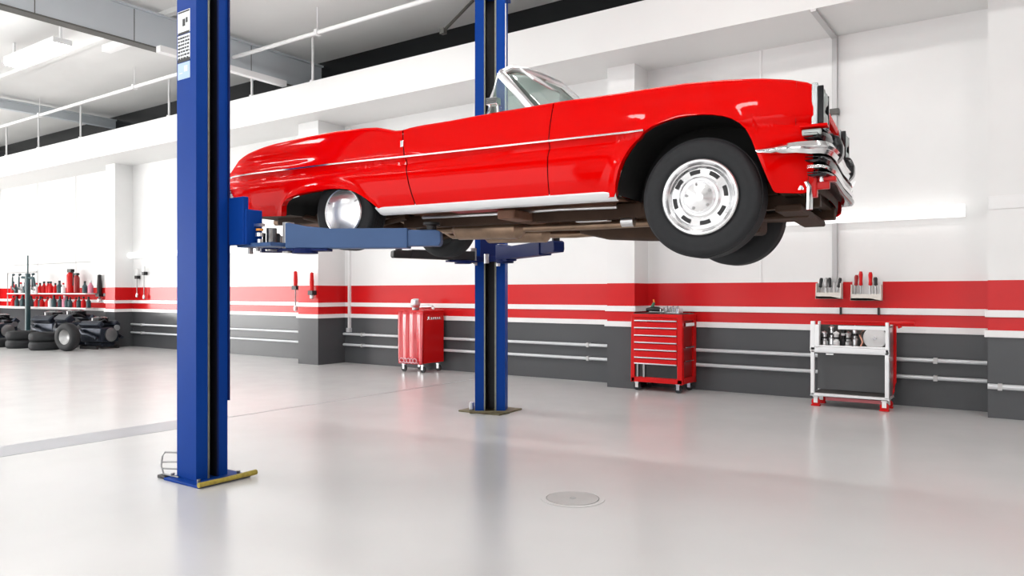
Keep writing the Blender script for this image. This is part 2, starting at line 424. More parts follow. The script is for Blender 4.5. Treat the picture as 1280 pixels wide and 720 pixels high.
for far in (False, True):
    sfx = ''
    q, cq = panel('quarter_panel', -3.85, -1.995, 0, SLD, far, M['paint'])
    d, cdoor = panel('door', -1.987, -.921, SLD, 0, far, M['paint'])
    f, cf = panel('front_fender', -.915, .585, 0, 0, far, M['paint'])
    panels[far] = (q, d, f, cq, cdoor, cf)
    # dark inner skin so that the shut lines read dark
    for ux in (-1.991, -.918):
        mb = MB(); rows = []
        for z in [1.9+.6*i/14 for i in range(15)]:
            uu = ux+(SLD*(z-2.18) if ux < -1.5 else 0)
            v = side_v(uu, z)-.012
            if z > interp(ZTOP, uu)-.03: continue
            rows.append([loc(uu-.02, mir(v) if far else v, z), loc(uu+.02, mir(v) if far else v, z)])
        mb.grid(rows)
        mb.build('shut_line', M['black'], car)
    # chrome side trim along the crease
    pts = [(u, side_v(u, ZC_)+.004, ZC_) for u in [-3.8+3.49*i/120 for i in range(121)]]
    rows = []
    for u, v, z in pts:
        rows.append([loc(u, mir(vv) if far else vv, zz) for vv, zz in ((v-.006, z-.008), (v+.004, z-.005), (v+.004, z+.005), (v-.006, z+.008))])
    MB().grid(rows).build('side_trim', M['chrome'], car, smooth=True)
    # rocker moulding
    rows = []
    for i in range(61):
        u = -2.262+1.775*i/60
        v0 = -.03+plan(u)
        pr = [(v0-.02, 1.925), (v0+.012, 1.922), (v0+.018, 1.905), (v0+.012, 1.885), (v0-.004, 1.868), (v0-.04, 1.862)]
        if i == 0: pr = [(a, 1.915-(1.915-z)*.35) for a, z in pr]
        rows.append([loc(u, mir(a) if far else a, z) for a, z in pr])
    MB().grid(rows).build('rocker_moulding', M['alum'], car, smooth=True)
    # wheel wells
    for ua, ub in ((-3.19, -2.27), (-.50, .40)):
        wl = MB()
        arch = [(u, z) for u, z in ZBOT if ua <= u <= ub]
        v1, v2 = -.03, -.47
        g = [[loc(u, mir(v) if far else v, z+(.0 if v == v1 else .02)) for v in (v1, -.12, v2)] for u, z in arch]
        wl.grid(g)
        n = len(arch)
        base = [loc(u, mir(v2) if far else v2, z+.02) for u, z in arch]
        bb = [loc(u, mir(v2) if far else v2, 1.86) for u, z in arch]
        wl.grid([base, bb])
        wl.build('wheel_well', M['well'], car, smooth=True)

# top surfaces: hood, cowl, rear deck
def inner(u):                       # v of the inner edge of the fender top
    zt = interp(ZTOP, u); return side_v(u, zt-.035)-.16, zt-.004
def deck(name, ua, ub, drop, n=18, crown=.03):
    rows = []
    for i in range(n+1):
        u = ua+(ub-ua)*i/n; vi, zi = inner(u); row = []
        for j in range(17):
            t = j/16; v = vi+(mir(vi)-vi)*t
            e = min(t, 1-t)*2; e = min(1, e/.18)
            z = zi-drop*e+crown*math.sin(PI*t)*e
            row.append(loc(u, v, z))
        rows.append(row)
    return MB().grid(rows).build(name, M['paint'], car, smooth=True)
deck('hood', -.72, .583, .035)
deck('cowl', -.98, -.725, .03, 4)
deck('trunk_lid', -3.62, -2.72, .03)
deck('rear_deck', -3.85, -3.625, .03, 4, .0)
# tail and nose closing panels
def close_end(name, u, mtl, z0=None):
    rows = []
    for i in range(13):
        t = i/12; zt = interp(ZTOP, u)-.01; zb = interp(ZBOT, u)+.005; z = zb+(zt-zb)*t
        v = side_v(u, min(z, zt-.02)); rows.append([loc(u, v-(v-mir(v))*j/12, z) for j in range(13)])
    return MB().grid(rows).build(name, mtl, car, smooth=True)
close_end('tail_panel', -3.848, M['paint'])
for v in (-.28, mir(-.28)):
    MB().box(-3.865, -3.845, -v-.16, -v+.16, 2.21, 2.28).build('tail_lamp', M['red'], car, bevel=.01)
rb = MB(); g = []
for i in range(25):
    t = i/24*2-1; v = -W/2+t*(W/2-.02); u = -3.93+.16*abs(t)**4
    g.append([loc(u+du, v, z) for du, z in ((.03, 2.14), (-.02, 2.13), (-.03, 2.08), (-.02, 2.03), (.03, 2.02))])
rb.grid(g).build('rear_bumper', M['chrome'], car, smooth=True, solid=.008)
# firewall behind grille
close_end('radiator_panel', .50, M['black'])

# grille and headlamps
gr = MB()
for k in range(9):
    z = 2.16+k*.022; gr.box(.505, .535, .36, W-.36, z, z+.008)
gr.build('grille', M['chrome'], car)
MB().box(.44, .60, .40, W-.40, 2.34, 2.40).build('hood_lip', M['paint'], car, bevel=.02)
for far in (False, True):
    vc = -.195; s_ = 1 if not far else 1
    v = mir(vc) if far else vc; y = -v
    bz = MB()
    # upright chrome bezel around two stacked lamps
    o_ = [(y-.145, 2.165), (y+.135, 2.165), (y+.135, 2.405), (y-.125, 2.415)] if not far else [(y-.135, 2.165), (y+.145, 2.165), (y+.125, 2.415), (y-.135, 2.405)]
    T = Matrix(((0,0,1,0),(1,0,0,0),(0,1,0,0),(0,0,0,1)))
    bz.prism(o_, .575, .606, T)
    hb = bz.build('headlamp_bezel', M['bezel'], car, bevel=.006)
    for z in (2.345, 2.235):
        MB().lathe([(.0, .030), (.030, .026), (.046, .012), (.052, 0), (.056, 0), (.056, .014), (.060, .012), (.060, -.03)], 28,
                   TR(.612, y, z) @ RY(PI/2)).build('headlamp', M['lamp_glass'], hb, smooth=True)
    for q in (-.125, .122): MB().box(.606, .634, y+q-.01, y+q+.01, 2.20, 2.395).build('bezel_rib', M['black_gloss'], hb, bevel=.004)
    # parking lamp under the headlamps, on the fender corner
    yy = -(mir(-.012) if far else -.012)
    MB().box(.535, .63, yy-.014, yy+.014, 2.130, 2.162).build('parking_lamp', M['lamp_glass'], car, bevel=.008)
    MB().box(.525, .66, yy-.03, yy+.04, 2.168, 2.182).build('red_lamp_brow', M['paint'], car, bevel=.004)
# front valance (red apron under the bumper)
rows = []
for i in range(9):
    t = i/8; z = 1.868+t*.30
    rows.append([loc(.585+.045*math.sin(PI*j/20)-(.03*(1-t)), -.05-(W-.10)*j/20, z) for j in range(21)])
MB().grid(rows).build('front_apron', M['under2'], car, smooth=True)

# bumper: wraps round the corner; blade in two tiers with dark gaps
def bumper_path():
    P = [(.315, .018), (.42, .036), (.52, .044), (.585, .034), (.622, .002), (.645, -.06), (.662, -.17), (.668, -.32), (.665, -.55), (.66, -W/2)]
    return P+[(u, mir(v)) for u, v in P[-2::-1]]
bp = bumper_path()
def bumper_blade(name, zf, mtl, off=0., thick=None):
    rows = []
    for i, (u, v) in enumerate(bp):
        a = Vector(bp[max(0, i-1)]); b_ = Vector(bp[min(len(bp)-1, i+1)]); t = (b_-a).normalized(); nrm = Vector((-t.y, t.x))
        if nrm.dot(Vector((u-.1, v+W/2))) < 0: nrm = -nrm
        rows.append([loc(u+nrm.x*(d+off), v+nrm.y*(d+off), z) for d, z in zf(i, u)])
    return MB().grid(rows).build(name, mtl, car, smooth=True, solid=.006)
def up(i, u):
    e = min(i, len(bp)-1-i); h = .006 if e == 0 else (.020 if e == 1 else (.026 if e == 2 else .031))
    zc = 2.066 if e < 3 else 2.062+.01*min(1, (e-3)/3)
    return [(-.02, zc+h), (.006, zc+h*.9), (.018, zc+h*.25), (.006, zc-h*.15), (.012, zc-h*.4), (.0, zc-h), (-.02, zc-h*1.05)]
bump = bumper_blade('front_bumper', up, M['chrome'])
cut = bp[4:-4]
def sub_blade(name, path, z0, z1, off, mtl, bulge=.02):
    rows = []
    for i, (u, v) in enumerate(path):
        e = min(i, len(path)-1-i); k = min(1, .35+e*.35)
        zc = (z0+z1)/2; h = (z1-z0)/2*k
        rows.append([loc(u+off+d, v, zc+h*q) for d, q in ((-.05, 1), (bulge*.6, .8), (bulge, 0), (bulge*.6, -.8), (-.05, -1))])
    return MB().grid(rows).build(name, mtl, bump, smooth=True, solid=.005)
sub_blade('bumper_pad', cut, 2.095, 2.165, -.025, M['black_gloss'])
sub_blade('upper_bar', cut, 2.165, 2.185, -.03, M['chrome'])
sub_blade('lower_pad', cut, 1.985, 2.035, -.02, M['black_gloss'])
sub_blade('lower_bar', cut, 1.955, 1.982, -.01, M['chrome'])
sub_blade('valance_pad', cut, 1.915, 1.950, -.01, M['black_gloss'])
for v in (-.40, mir(-.48)):
    MB().prism([(.64, 2.03), (.67, 2.04), (.700, 2.07), (.700, 2.13), (.680, 2.185), (.64, 2.19)], -.06, .06,
               TR(0, -v, 0) @ Matrix(((1,0,0,0),(0,0,1,0),(0,1,0,0),(0,0,0,1)))).build('bumper_guard', M['black_gloss'], bump, bevel=.02)

# tow hook and bracketry under the front corner
for far in (False,):
    y = -(mir(-.10) if far else -.10)
    MB().box(.50, .66, y-.02, y+.02, 1.86, 1.90).box(.55, .60, y-.03, y+.03, 1.82, 1.96).box(.60, .69, y-.015, y+.05, 1.90, 1.925).build('bumper_bracket', M['red'], car, bevel=.006)
    MB().loop_tube([(.575, y-.03, 1.93), (.595, y-.035, 1.97), (.56, y-.035, 1.955), (.55, y-.03, 1.90), (.565, y-.03, 1.87), (.562, y-.03, 1.755)], [.012, .014, .014, .016, .018, .018], 10).build('tow_hook', M['chrome'], car, smooth=True)
    MB().cyl(.52, y-.02, 1.86, 1.91, .022, 12).cyl(.62, y+.0, 1.885, 1.92, .018, 12).build('bracket_bolt', M['chrome'], car, smooth=True)

# underbody
ub = MB()
ub.box(-2.22, -.55, .10, W-.10, 1.895, 1.915)          # floor pan between arches
ub.box(-3.75, .50, .52, W-.52, 1.90, 1.93)
for k in range(7): ub.box(-2.15, -.62, .14+k*.23, .17+k*.23, 1.88, 1.90)
ub.build('floor_pan', M['under'], car, bevel=.004)
MB().box(-3.70, -3.20, .10, W-.10, 1.93, 1.96).build('trunk_pan', M['under2'], car)
MB().box(.40, .56, .12, W-.12, 1.86, 1.90).build('apron_pan', M['under2'], car)
for y in (.42, W-.42):
    MB().box(-2.3, -.45, y-.045, y+.045, 1.80, 1.885).box(-3.6, -2.3, y-.04, y+.04, 1.88, 1.95).box(-.45, .58, y-.045, y+.045, 1.80, 1.88).box(-.30, .36, y-.05, y+.05, 1.88, 1.95).build('frame_rail', M['under2'], car, bevel=.008)
MB().box(-1.35, -1.22, .12, W-.12, 1.80, 1.86).build('crossmember', M['under'], car, bevel=.01)
MB().box(-.16, .10, .25, W-.25, 1.74, 1.84).build('crossmember', M['under2'], car, bevel=.02)
MB().loop_tube([(-2.6, W/2, 1.83), (-1.0, W/2, 1.80)], .035, 12).build('driveshaft', M['exhaust'], car, smooth=True)
MB().loop_tube([(-1.05, W/2, 1.80), (-.85, W/2, 1.79), (-.55, W/2, 1.80), (-.2, W/2, 1.82)], [.06, .10, .13, .16], 14).build('gearbox', M['under2'], car, smooth=True)
MB().box(-.25, .20, W/2-.14, W/2+.14, 1.69, 1.84).build('oil_pan', M['under2'], car, bevel=.03)
ex = car
MB().loop_tube([(-.4, .62, 1.78), (-.9, .60, 1.775), (-1.45, .60, 1.78), (-2.3, .60, 1.80), (-2.55, .60, 1.93), (-3.0, .60, 1.93), (-3.85, .60, 1.93)], .028, 12).build('exhaust_pipe', M['exhaust'], car, smooth=True)
MB().loop_tube([(-.4, W-.62, 1.78), (-1.2, W-.60, 1.76), (-2.3, W-.60, 1.79), (-2.55, W-.60, 1.93), (-3.85, W-.60, 1.93)], .028, 12).build('exhaust_pipe', M['exhaust'], car, smooth=True)
for y in (.60, W-.60):
    MB().loop_tube([(-2.0, y, 1.79), (-1.95, y, 1.79), (-1.45, y, 1.78), (-1.40, y, 1.78)], [.03, .075, .075, .03], 16).build('muffler', M['exhaust'], car, smooth=True)
MB().loop_tube([(-2.64, .22, 1.85), (-2.64, W/2-.12, 1.85), (-2.64, W/2, 1.85), (-2.64, W/2+.12, 1.85), (-2.64, W-.22, 1.85)], [.04, .045, .13, .045, .04], 14).build('rear_axle', M['under2'], car, smooth=True)
for s_ in (0, 1):
    yy = lambda v: (W-v) if s_ else v
    MB().prism([(-.18, 0), (.16, 0), (.02, -1), (-.02, -1)], -.02, .02).build if False else None
    MB().loop_tube([(-.16, yy(.40), 1.84), (.0, yy(.20), 1.79)], .022, 8).loop_tube([(.16, yy(.40), 1.84), (.0, yy(.20), 1.79)], .022, 8).build('control_arm', M['under2'], car, smooth=True)
    MB().loop_tube([(.10*math.sin(i*.9)*.6, yy(.36)+.055*math.cos(i*.9), 1.84+.008*i) for i in range(36)], .009, 6).build('coil_spring', M['under2'], car, smooth=True)
    MB().loop_tube([(-2.2, yy(.28), 1.87), (-2.64, yy(.30), 1.80), (-3.2, yy(.28), 1.92)], .022, 8).build('leaf_spring', M['under2'], car, smooth=True)
MB().box(-.30, .50, .55, .75, 1.76, 1.80).box(.36, .50, .25, W-.25, 1.77, 1.81).build('steering_linkage', M['under2'], car, bevel=.01)

MB().loop_tube([(-2.1, .34, 1.868), (-1.5, .33, 1.862), (-1.0, .34, 1.868), (-.6, .33, 1.86)], .012, 8).build('brake_line', M['satin'], car, smooth=True)
MB().box(-.95, -.72, .47, .55, 1.79, 1.83).build('rail_bracket', M['satin'], car, bevel=.006)
MB().loop_tube([(-.60, .42, 1.775), (-.52, .42, 1.775)], .035, 12).build('frame_bushing', M['satin'], car, smooth=True)
MB().box(-1.75, -1.40, .10, .30, 1.872, 1.892).build('floor_patch_panel', M['red_dark'], car, bevel=.004)

# wheels
def wheel(u, v_out, far, rear):
    s_ = -1 if not far else 1        # outward along local y
    y = -v_out
    w = bpy.data.objects.new('rear_wheel' if rear else 'front_wheel', None); col.objects.link(w)
    w.parent = car; w.location = (u, y, 1.912 if rear else 1.85); w.scale = (.83,)*3 if rear else (1,)*3
    T = RX(PI/2) if not far else RX(-PI/2)         # lathe axis +z -> outward
    R = .335
    tp = [(.205, -.19), (.215, -.205), (.27, -.215), (.315, -.20), (.330, -.185)]
    for k in range(6):
        h = -.175+k*.024
        tp += [(.3345, h), (.3345, h+.018), (.330, h+.019), (.330, h+.023)]
    tp += [(.330, -.030), (.318, -.012), (.295, -.002), (.288, -.004), (.270, .002), (.240, .0), (.222, -.004), (.216, -.012), (.208, -.02)]
    MB().lathe(tp, 72, T).build('tire', M['rubber'], w, smooth=True, angle=50)
    if not rear:
        pr = [(.212, -.02), (.211, .004), (.205, .010), (.196, .008), (.188, -.004), (.182, -.016), (.172, -.022), (.160, -.020), (.118, -.010), (.112, -.004), (.104, .004), (.096, .004), (.090, -.002), (.084, .002), (.078, .012), (.060, .020), (.045, .024), (.032, .030), (.018, .033), (0, .033)]
        MB().lathe(pr, 64, T).build('hubcap', M['hub'], w, smooth=True, angle=30)
        n = 8
        for k in range(n):
            sl = MB(); a0 = 2*PI*k/n+.2; pts = []
            for j in range(7): pts.append((.154*math.cos(a0+(j/6-.5)*.40), .154*math.sin(a0+(j/6-.5)*.40)))
            for j in range(7): pts.append((.132*math.cos(a0-(j/6-.5)*.40), .132*math.sin(a0-(j/6-.5)*.40)))
            sl.prism(pts, -.03, -.0095, T); sl.build('vent_slot', M['black'], w)
        for k in range(5):
            st = MB(); a0 = 2*PI*k/5+.5; st.lathe([(.009, 0), (.009, .014), (.005, .018), (0, .018)], 8, T @ TR(.068*math.cos(a0), .068*math.sin(a0), .008))
            st.build('lug_nut', M['steel'], w, smooth=True)
    else:
        pr = [(.212, -.02), (.211, .004), (.203, .012), (.195, .006), (.18, .008), (.12, .022), (.06, .03), (.03, .032), (0, .032)]
        MB().lathe(pr, 64, T).build('hubcap', M['hub'], w, smooth=True, angle=30)
        for k in range(3):
            a0 = 2*PI*k/3+.55
            MB().box(.05, .19, -.006, .006, .0, .022, T @ RZ(a0) @ RY(.06)).build('hubcap_spoke', M['steel'], w)
    MB().lathe([(.20, -.17), (.20, -.05), (.05, -.05), (.05, -.17)], 32, T).build('rim_barrel', M['well'], w, smooth=True)
    MB().lathe([(.13, -.21), (.13, -.13), (.06, -.10), (.06, -.21)], 24, T).build('brake_drum', M['under2'], w, smooth=True)
for far in (False, True):
    fv = -.025; rv = -.10
    wheel(-.09 if far else 0., mir(fv)+.15 if far else fv, far, False)
    wheel(-2.64, mir(rv) if far else rv, far, True)

# cockpit: inner walls, dash, seats, steering wheel
for far in (False, True):
    rows = []
    for i in range(31):
        u = -2.70+1.73*i/30; vi, zi = inner(u)
        rows.append([loc(u, mir(v) if far else v, z) for v, z in ((vi, zi), (vi-.01, zi-.03), (vi-.02, 1.93))])
    MB().grid(rows).build('door_lining', M['cream'], car, smooth=True)
vi, zi = inner(-1.0)
MB().box(-1.05, -.95, .28, W-.28, 2.28, 2.455).build('dashboard', M['black'], car, bevel=.03)
MB().box(-2.74, -2.70, .20, W-.20, 1.93, 2.47).build('rear_bulkhead', M['cream'], car)
for u0 in (-1.82, -2.62):
    MB().box(u0, u0+.55, .28, W-.28, 2.02, 2.18).box(u0-.02, u0+.14, .28, W-.28, 2.10, 2.43).build('bench_seat', M['cream'], car, bevel=.04)
MB().loop_tube([(.0+0*k, .19*math.cos(2*PI*k/32), .19*math.sin(2*PI*k/32)) for k in range(32)], .011, 8, True, TR(-1.22, W-.5, 2.40) @ RY(-.35)).build('steering_wheel', M['chrome'], car, smooth=True)

# windscreen: near pillar, header, far pillar, glass
Ht = [(-1.10, -.13, 2.49), (-1.21, -.135, 2.615), (-1.32, -.15, 2.735), (-1.34, -.17, 2.762), (-1.32, -.24, 2.80), (-1.28, -.40, 2.825), (-1.255, -.60, 2.832), (-1.235, -W/2, 2.835)]
full = Ht+[(u, mir(v), z) for u, v, z in Ht[-2::-1]]
ws = MB().loop_tube([loc(*p) for p in full], [.026, .024, .022, .020, .020, .020, .020, .020]+[.020]*3+[.020, .020, .022, .024, .026][:len(full)-11] if False else .027, 10)
wso = ws.build('windscreen_frame', M['satin'], car, smooth=True)
lowc = [(-1.10+.25*math.sin(PI*i/14), -.13-(W-.26)*i/14, 2.49) for i in range(15)]
upc = []
segs = [Vector(p) for p in full[2:-2]]
tot = [0]
for a, b_ in zip(segs, segs[1:]): tot.append(tot[-1]+(b_-a).length)
for i in range(15):
    d = tot[-1]*i/14
    for j in range(len(segs)-1):
        if d <= tot[j+1]+1e-6:
            upc.append(segs[j].lerp(segs[j+1], (d-tot[j])/(tot[j+1]-tot[j]))); break
rows = [[loc(*(Vector(lowc[i]).lerp(Vector(upc[i]), k/6))) for i in range(15)] for k in range(7)]
MB().grid(rows).build('windscreen_glass', M['glass'], car, smooth=True, solid=.006)
MB().loop_tube([loc(*p) for p in lowc], .014, 8).build('windscreen_base_trim', M['chrome'], wso, smooth=True)
for v in (-.42, mir(-.42)):
    MB().box(-.01, .13, -.20, .20, -.006, .006, TR(-1.235, -v, 2.79) @ RY(.7)).build('sun_visor', M['alum'], wso, bevel=.004)
MB().box(-.012, .012, -.11, .11, -.028, .028, TR(-1.17, W/2, 2.70)).build('rear_view_mirror', M['chrome'], wso, bevel=.006)
for far in (False, True):
    m_ = (lambda v: mir(v)) if far else (lambda v: v)
    MB().loop_tube([loc(-1.12, m_(-.13), 2.50), loc(-1.355, m_(-.14), 2.745), loc(-1.40, m_(-.135), 2.60), loc(-1.42, m_(-.13), 2.49)], .012, 8).build('vent_window_frame', M['chrome'], car, smooth=True)
    MB().add([loc(-1.14, m_(-.132), 2.505), loc(-1.35, m_(-.14), 2.735), loc(-1.395, m_(-.135), 2.60), loc(-1.41, m_(-.13), 2.50)], [(0, 1, 2, 3)]).build('vent_window_glass', M['glass'], car, solid=.004)
    y = -m_(-.10)
    MB().loop_tube([(-1.33, y, 2.485), (-1.33, y-.005, 2.53), (-1.34, y, 2.555)], .010, 8).box(-1.405, -1.325, y-.03, y+.03, 2.54, 2.585).build('door_mirror', M['chrome'], car, bevel=.006)
    ys = (-1 if not far else 1)
    v = side_v(-1.96, 2.33); yy = -(mir(v) if far else v)
    MB().box(-2.045, -2.02, yy-.015, yy+.015, 2.315, 2.36).build('lock_button', M['chrome'], car, bevel=.004)

# ------------------------------------------------------------------ two-post lift
def column(g, w, d, gw, H, slot_c=0., T=None):
    a, b_ = slot_c-gw/2, slot_c+gw/2
    poly = [(-d, -w/2), (0, -w/2), (0, a), (-d*.75, a), (-d*.75, b_), (0, b_), (0, w/2), (-d, w/2)]
    mb = MB(); mb.prism(poly, .02, H)
    # groove faces (edges 2,3,4) take the dark material
    for k in (2, 3, 4): mb.mi[k] = 1
    mb.box(-d-.03, .03, -w/2-.03, w/2+.03, H, H+.03)
    return mb.build('column', [M['blue'], M['groove']], g)
H = 4.6
# near post: its slot faces +X
npst = thing('lift_post', (-4.735, 3.10, 0), 'near blue lift post with white warning stickers and a yellow-edged base', 'car lift post', 'blue two-post lift', rz=0)
column(npst, .245, .235, .062, H, .008)
MB().box(-.29, .13, -.19, .22, 0, .018).build('base_plate', M['blue'], npst, bevel=.004)
MB().loop_tube([(.14, -.195, .026), (.145, .0, .026), (.14, .26, .028)], [.018, .017, .020], 8).build('base_edge_bar', M['yellow'], npst, smooth=True)
for x, y in ((.06, -.14), (.06, .17), (-.26, -.14)):
    MB().cyl(x, y, .018, .045, .013, 6).build('anchor_bolt', M['steel'], npst)
MB().box(-.012, .004, -.035, -.022, .02, H-.02).build('guide_rail', M['rail'], npst)
MB().box(-.012, .004, .040, .050, .02, H-.02).build('guide_rail', M['navy'], npst)
MB().box(-.03, .012, .122, .135, .55, H-.1).build('cable_cover', M['navy'], npst)
# stickers on the camera side
yb = -.1245
st = MB().box(-.222, -.072, yb, yb+.003, 3.14, 3.30); s1 = st.build('warning_sticker', M['decal_white'], npst)
k_ = MB().box(-.215, -.079, yb-.002, yb, 3.285, 3.295).box(-.16, -.13, yb-.002, yb, 3.19, 3.24).box(-.12, -.10, yb-.002, yb, 3.21, 3.245).box(-.215, -.079, yb-.002, yb, 3.135, 3.15)
k_.build('print', M['black'], s1)
s2 = MB().box(-.222, -.072, yb, yb+.003, 2.95, 3.13).build('instruction_sticker', M['decal_white'], npst)
k_ = MB()
for r in range(7):
    z = 3.115-r*.024; x = -.215
    while x < -.085:
        w_ = random.uniform(.012, .03); k_.box(x, min(x+w_, -.08), yb-.002, yb, z-.012, z); x += w_+random.uniform(.006, .012)
k_.box(-.222, -.072, yb-.0018, yb, 2.94, 2.962); k_.build('print', M['black'], s2)
s3 = MB().box(-.222, -.072, yb, yb+.003, 2.82, 2.935).build('pale_sticker', M['decal_blue'], npst)
MB().box(-.14, -.10, yb-.002, yb, 2.87, 2.91).box(-.20, -.16, yb-.002, yb, 2.86, 2.865).build('print', M['white'], s3)
# wire foot guard beside the base
MB().loop_tube([(-.20, -.13, .02), (-.34, -.16, .03), (-.375, -.16, .08), (-.375, -.15, .15), (-.355, -.14, .18), (-.23, -.10, .185)], .007, 8).loop_tube([(-.372, -.155, .11), (-.235, -.11, .12)], .006, 8).loop_tube([(-.37, -.155, .065), (-.235, -.11, .07)], .006, 8).build('wire_guard', M['steel'], npst, smooth=True)
MB().box(-.39, -.292, -.18, -.13, .0, .022).build('guard_foot', M['black'], npst, bevel=.004)
# carriage on the car side with its two arms
def lift_arm(parent, p0, p1, hw, h, mtl, z, kink=True, name='swing_arm'):
    P0, P1 = Vector(p0), Vector(p1); d = P1-P0; L = d.length; ang = math.atan2(d.y, d.x)
    T = TR(P0.x, P0.y, z) @ RZ(ang)
    S = Matrix(((1,0,0,0),(0,0,1,0),(0,1,0,0),(0,0,0,1)))
    prof = [(0, 0), (L*.80, 0), (L*.80, h), (L*.30, h), (L*.14, h*1.12), (.03, h*1.30), (0, h*1.30)] if kink else [(0, 0), (L*.80, h*.1), (L*.80, h), (0, h)]
    a = MB().prism(prof, -hw, hw, T @ S).build(name, mtl, parent, bevel=.008)
    MB().prism([(L*.78, h*.10), (L, h*.10), (L+.015, h*.3), (L+.01, h*.82), (L-.02, h*.92), (L*.78, h*.92)], -hw*.8, hw*.8, T @ S).build('arm_extension', mtl, a, bevel=.008)
    MB().box(-.05, .30, -hw*.9, hw*.9, -.018, 0, T).lathe([(.09, -.035), (.09, 0)], 20, T @ TR(.12, 0, 0)).build('arm_gusset', M['navy'], a, bevel=.004)
    MB().lathe([(.035, h*.9), (.035, h*1.15), (.06, h*1.18), (.06, h*1.30), (0, h*1.30)], 20, T @ TR(L-.06, 0, 0)).build('lifting_pad', M['black'], a, smooth=True)
    MB().lathe([(.04, -.03), (.04, h*1.35), (0, h*1.35)], 16, T @ TR(.0, 0, 0)).build('pivot_pin', M['steel'], a, smooth=True)
    return a
MB().box(.03, .20, .135, .27, 1.66, 1.91).box(-.20, .18, .126, .17, 1.66, 2.0).build('carriage', M['blue'], npst, bevel=.006)
MB().box(.04, .42, .17, .40, 1.645, 1.672).build('carriage_shelf', M['arm_blue'], npst, bevel=.004)
MB().cyl(.235, .22, 1.672, 1.70, .02, 10).cyl(.235, .22, 1.72, 1.745, .03, 10).box(.20, .27, .2, .24, 1.79, 1.81).build('pivot_hardware', M['satin'], npst, smooth=True)
MB().cyl(.235, .22, 1.76, 1.775, .026, 10).build('brass_washer', M['amber'], npst, smooth=True)
MB().cyl(.10, .24, 1.60, 1.645, .02, 8).cyl(.16, .26, 1.62, 1.645, .014, 8).build('pivot_nut', M['steel'], npst)
lift_arm(npst, (.40, .34), (1.33, .90), .07, .138, M['arm_blue'], 1.632)
lift_arm(npst, (.18, .36), (-.42, .88), .06, .10, M['black'], 1.655, False)

# far post: slot turned towards the camera side
fang = math.radians(-62)
n_ = Vector((math.cos(fang), math.sin(fang)))
fp = thing('lift_post', (-4.90, 6.60, 0), 'far blue lift post standing behind the car with its greasy slot facing us', 'car lift post', 'blue two-post lift', rz=fang)
column(fp, .335, .24, .118, H, 0.)
MB().box(-.012, .006, -.066, -.052, .02, H-.02).build('guide_rail', M['rail'], fp)
MB().box(-.012, .006, .052, .070, .02, H-.02).build('guide_rail', M['rail'], fp)
MB().box(-.03, -.0, .1672, .178, 2.3, H-.1).build('cable_cover', M['pipe'], fp)
plate = MB().box(-.29, .235, -.09, .42, 0, .018, RZ(-fang) @ TR(0, 0, 0))
plate = MB().prism([(-.34, -.12), (.20, -.12), (.20, .36), (-.34, .36)], 0, .018, RZ(-fang+math.radians(4)))
plate.build('base_plate', M['brassy'], fp, bevel=.004)
MB().loop_tube([(.15, -.20, .026), (.10, .23, .026)], .016, 8).build('base_edge_bar', M['brassy'], fp, smooth=True)
MB().prism([(0, 0), (.10, .01), (.09, .05), (.02, .055)], .018, .10, TR(-.14, -.25, 0)).build('foot_guard', M['white'], fp, bevel=.01)
MB().box(-.02, .05, -.10, .10, 1.68, 2.2).box(.0, .10, -.22, .22, 1.66, 1.72).build('carriage', M['navy'], fp, bevel=.006)
Ti = RZ(-fang)
def w2l(x, y): v = Ti @ Vector((x+4.90, y-6.60, 0)); return (v.x, v.y)
lift_arm(fp, w2l(-4.62, 6.42), w2l(-3.42, 5.62), .065, .125, M['navy'], 1.665)
lift_arm(fp, w2l(-4.95, 6.36), w2l(-5.35, 5.55), .06, .10, M['black'], 1.665, False)
for q in ((.05, -.16, 1.62, 1.70, .03), (.07, .10, 1.61, 1.70, .022), (.12, -.02, 1.64, 1.74, .028)): MB().cyl(*q, 12).build('pivot_bolt', M['satin'], fp, smooth=True)

# ------------------------------------------------------------------ tool storage
def caster(parent, x, y, mtl_w, R=.055, fork=None, name='caster'):
    c = MB().lathe([(R*.35, -.016), (R, -.014), (R, .014), (R*.35, .016)], 20, TR(x, y, R) @ RX(PI/2)).build(name, mtl_w, parent, smooth=True)
    MB().box(x-.022, x+.022, y-.026, y-.018, R*.8, R*2+.02).box(x-.022, x+.022, y+.018, y+.026, R*.8, R*2+.02).box(x-.03, x+.03, y-.03, y+.03, R*2+.01, R*2+.022).build('fork', fork or M['chrome'], c)
    return c
# middle cabinet: red roller chest with seven drawers
cab = thing('tool_chest', (-4.12, 9.24, 0), 'red seven-drawer roller tool chest with open bottom bay, between pilaster and cart', 'tool chest')
xa, xb, yd = -.353, .375, .50
bd = MB().box(xa, xb, .02, yd, .98, 1.035).box(xa, xb, .46, yd, .12, .98).box(xa, xa+.02, .02, yd, .12, .98).box(xa, xb, .02, yd, .12, .19).box(xa+.02, xb-.05, .02, .46, .36, .375)
bd.box(xa, xa+.05, 0, .05, .12, 1.0).box(xb-.07, xb, 0, .05, .12, 1.0).box(xa, xb, 0, .05, .12, .18).box(xa, xb, 0, .05, .985, 1.035).box(xb-.05, xb, .42, yd, .12, 1.0).box(xb-.02, xb, .05, .42, .95, 1.0).box(xb-.02, xb, .05, .42, .12, .20)
bd.build('body', M['red'], cab, bevel=.006)
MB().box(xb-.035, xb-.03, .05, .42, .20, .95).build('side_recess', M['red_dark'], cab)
MB().box(xa+.05, xb-.07, .02, .45, .19, .36).build('bottom_bay', M['black'], cab)
zs = [.948, .853, .752, .656, .558, .453, .372]; top = .985
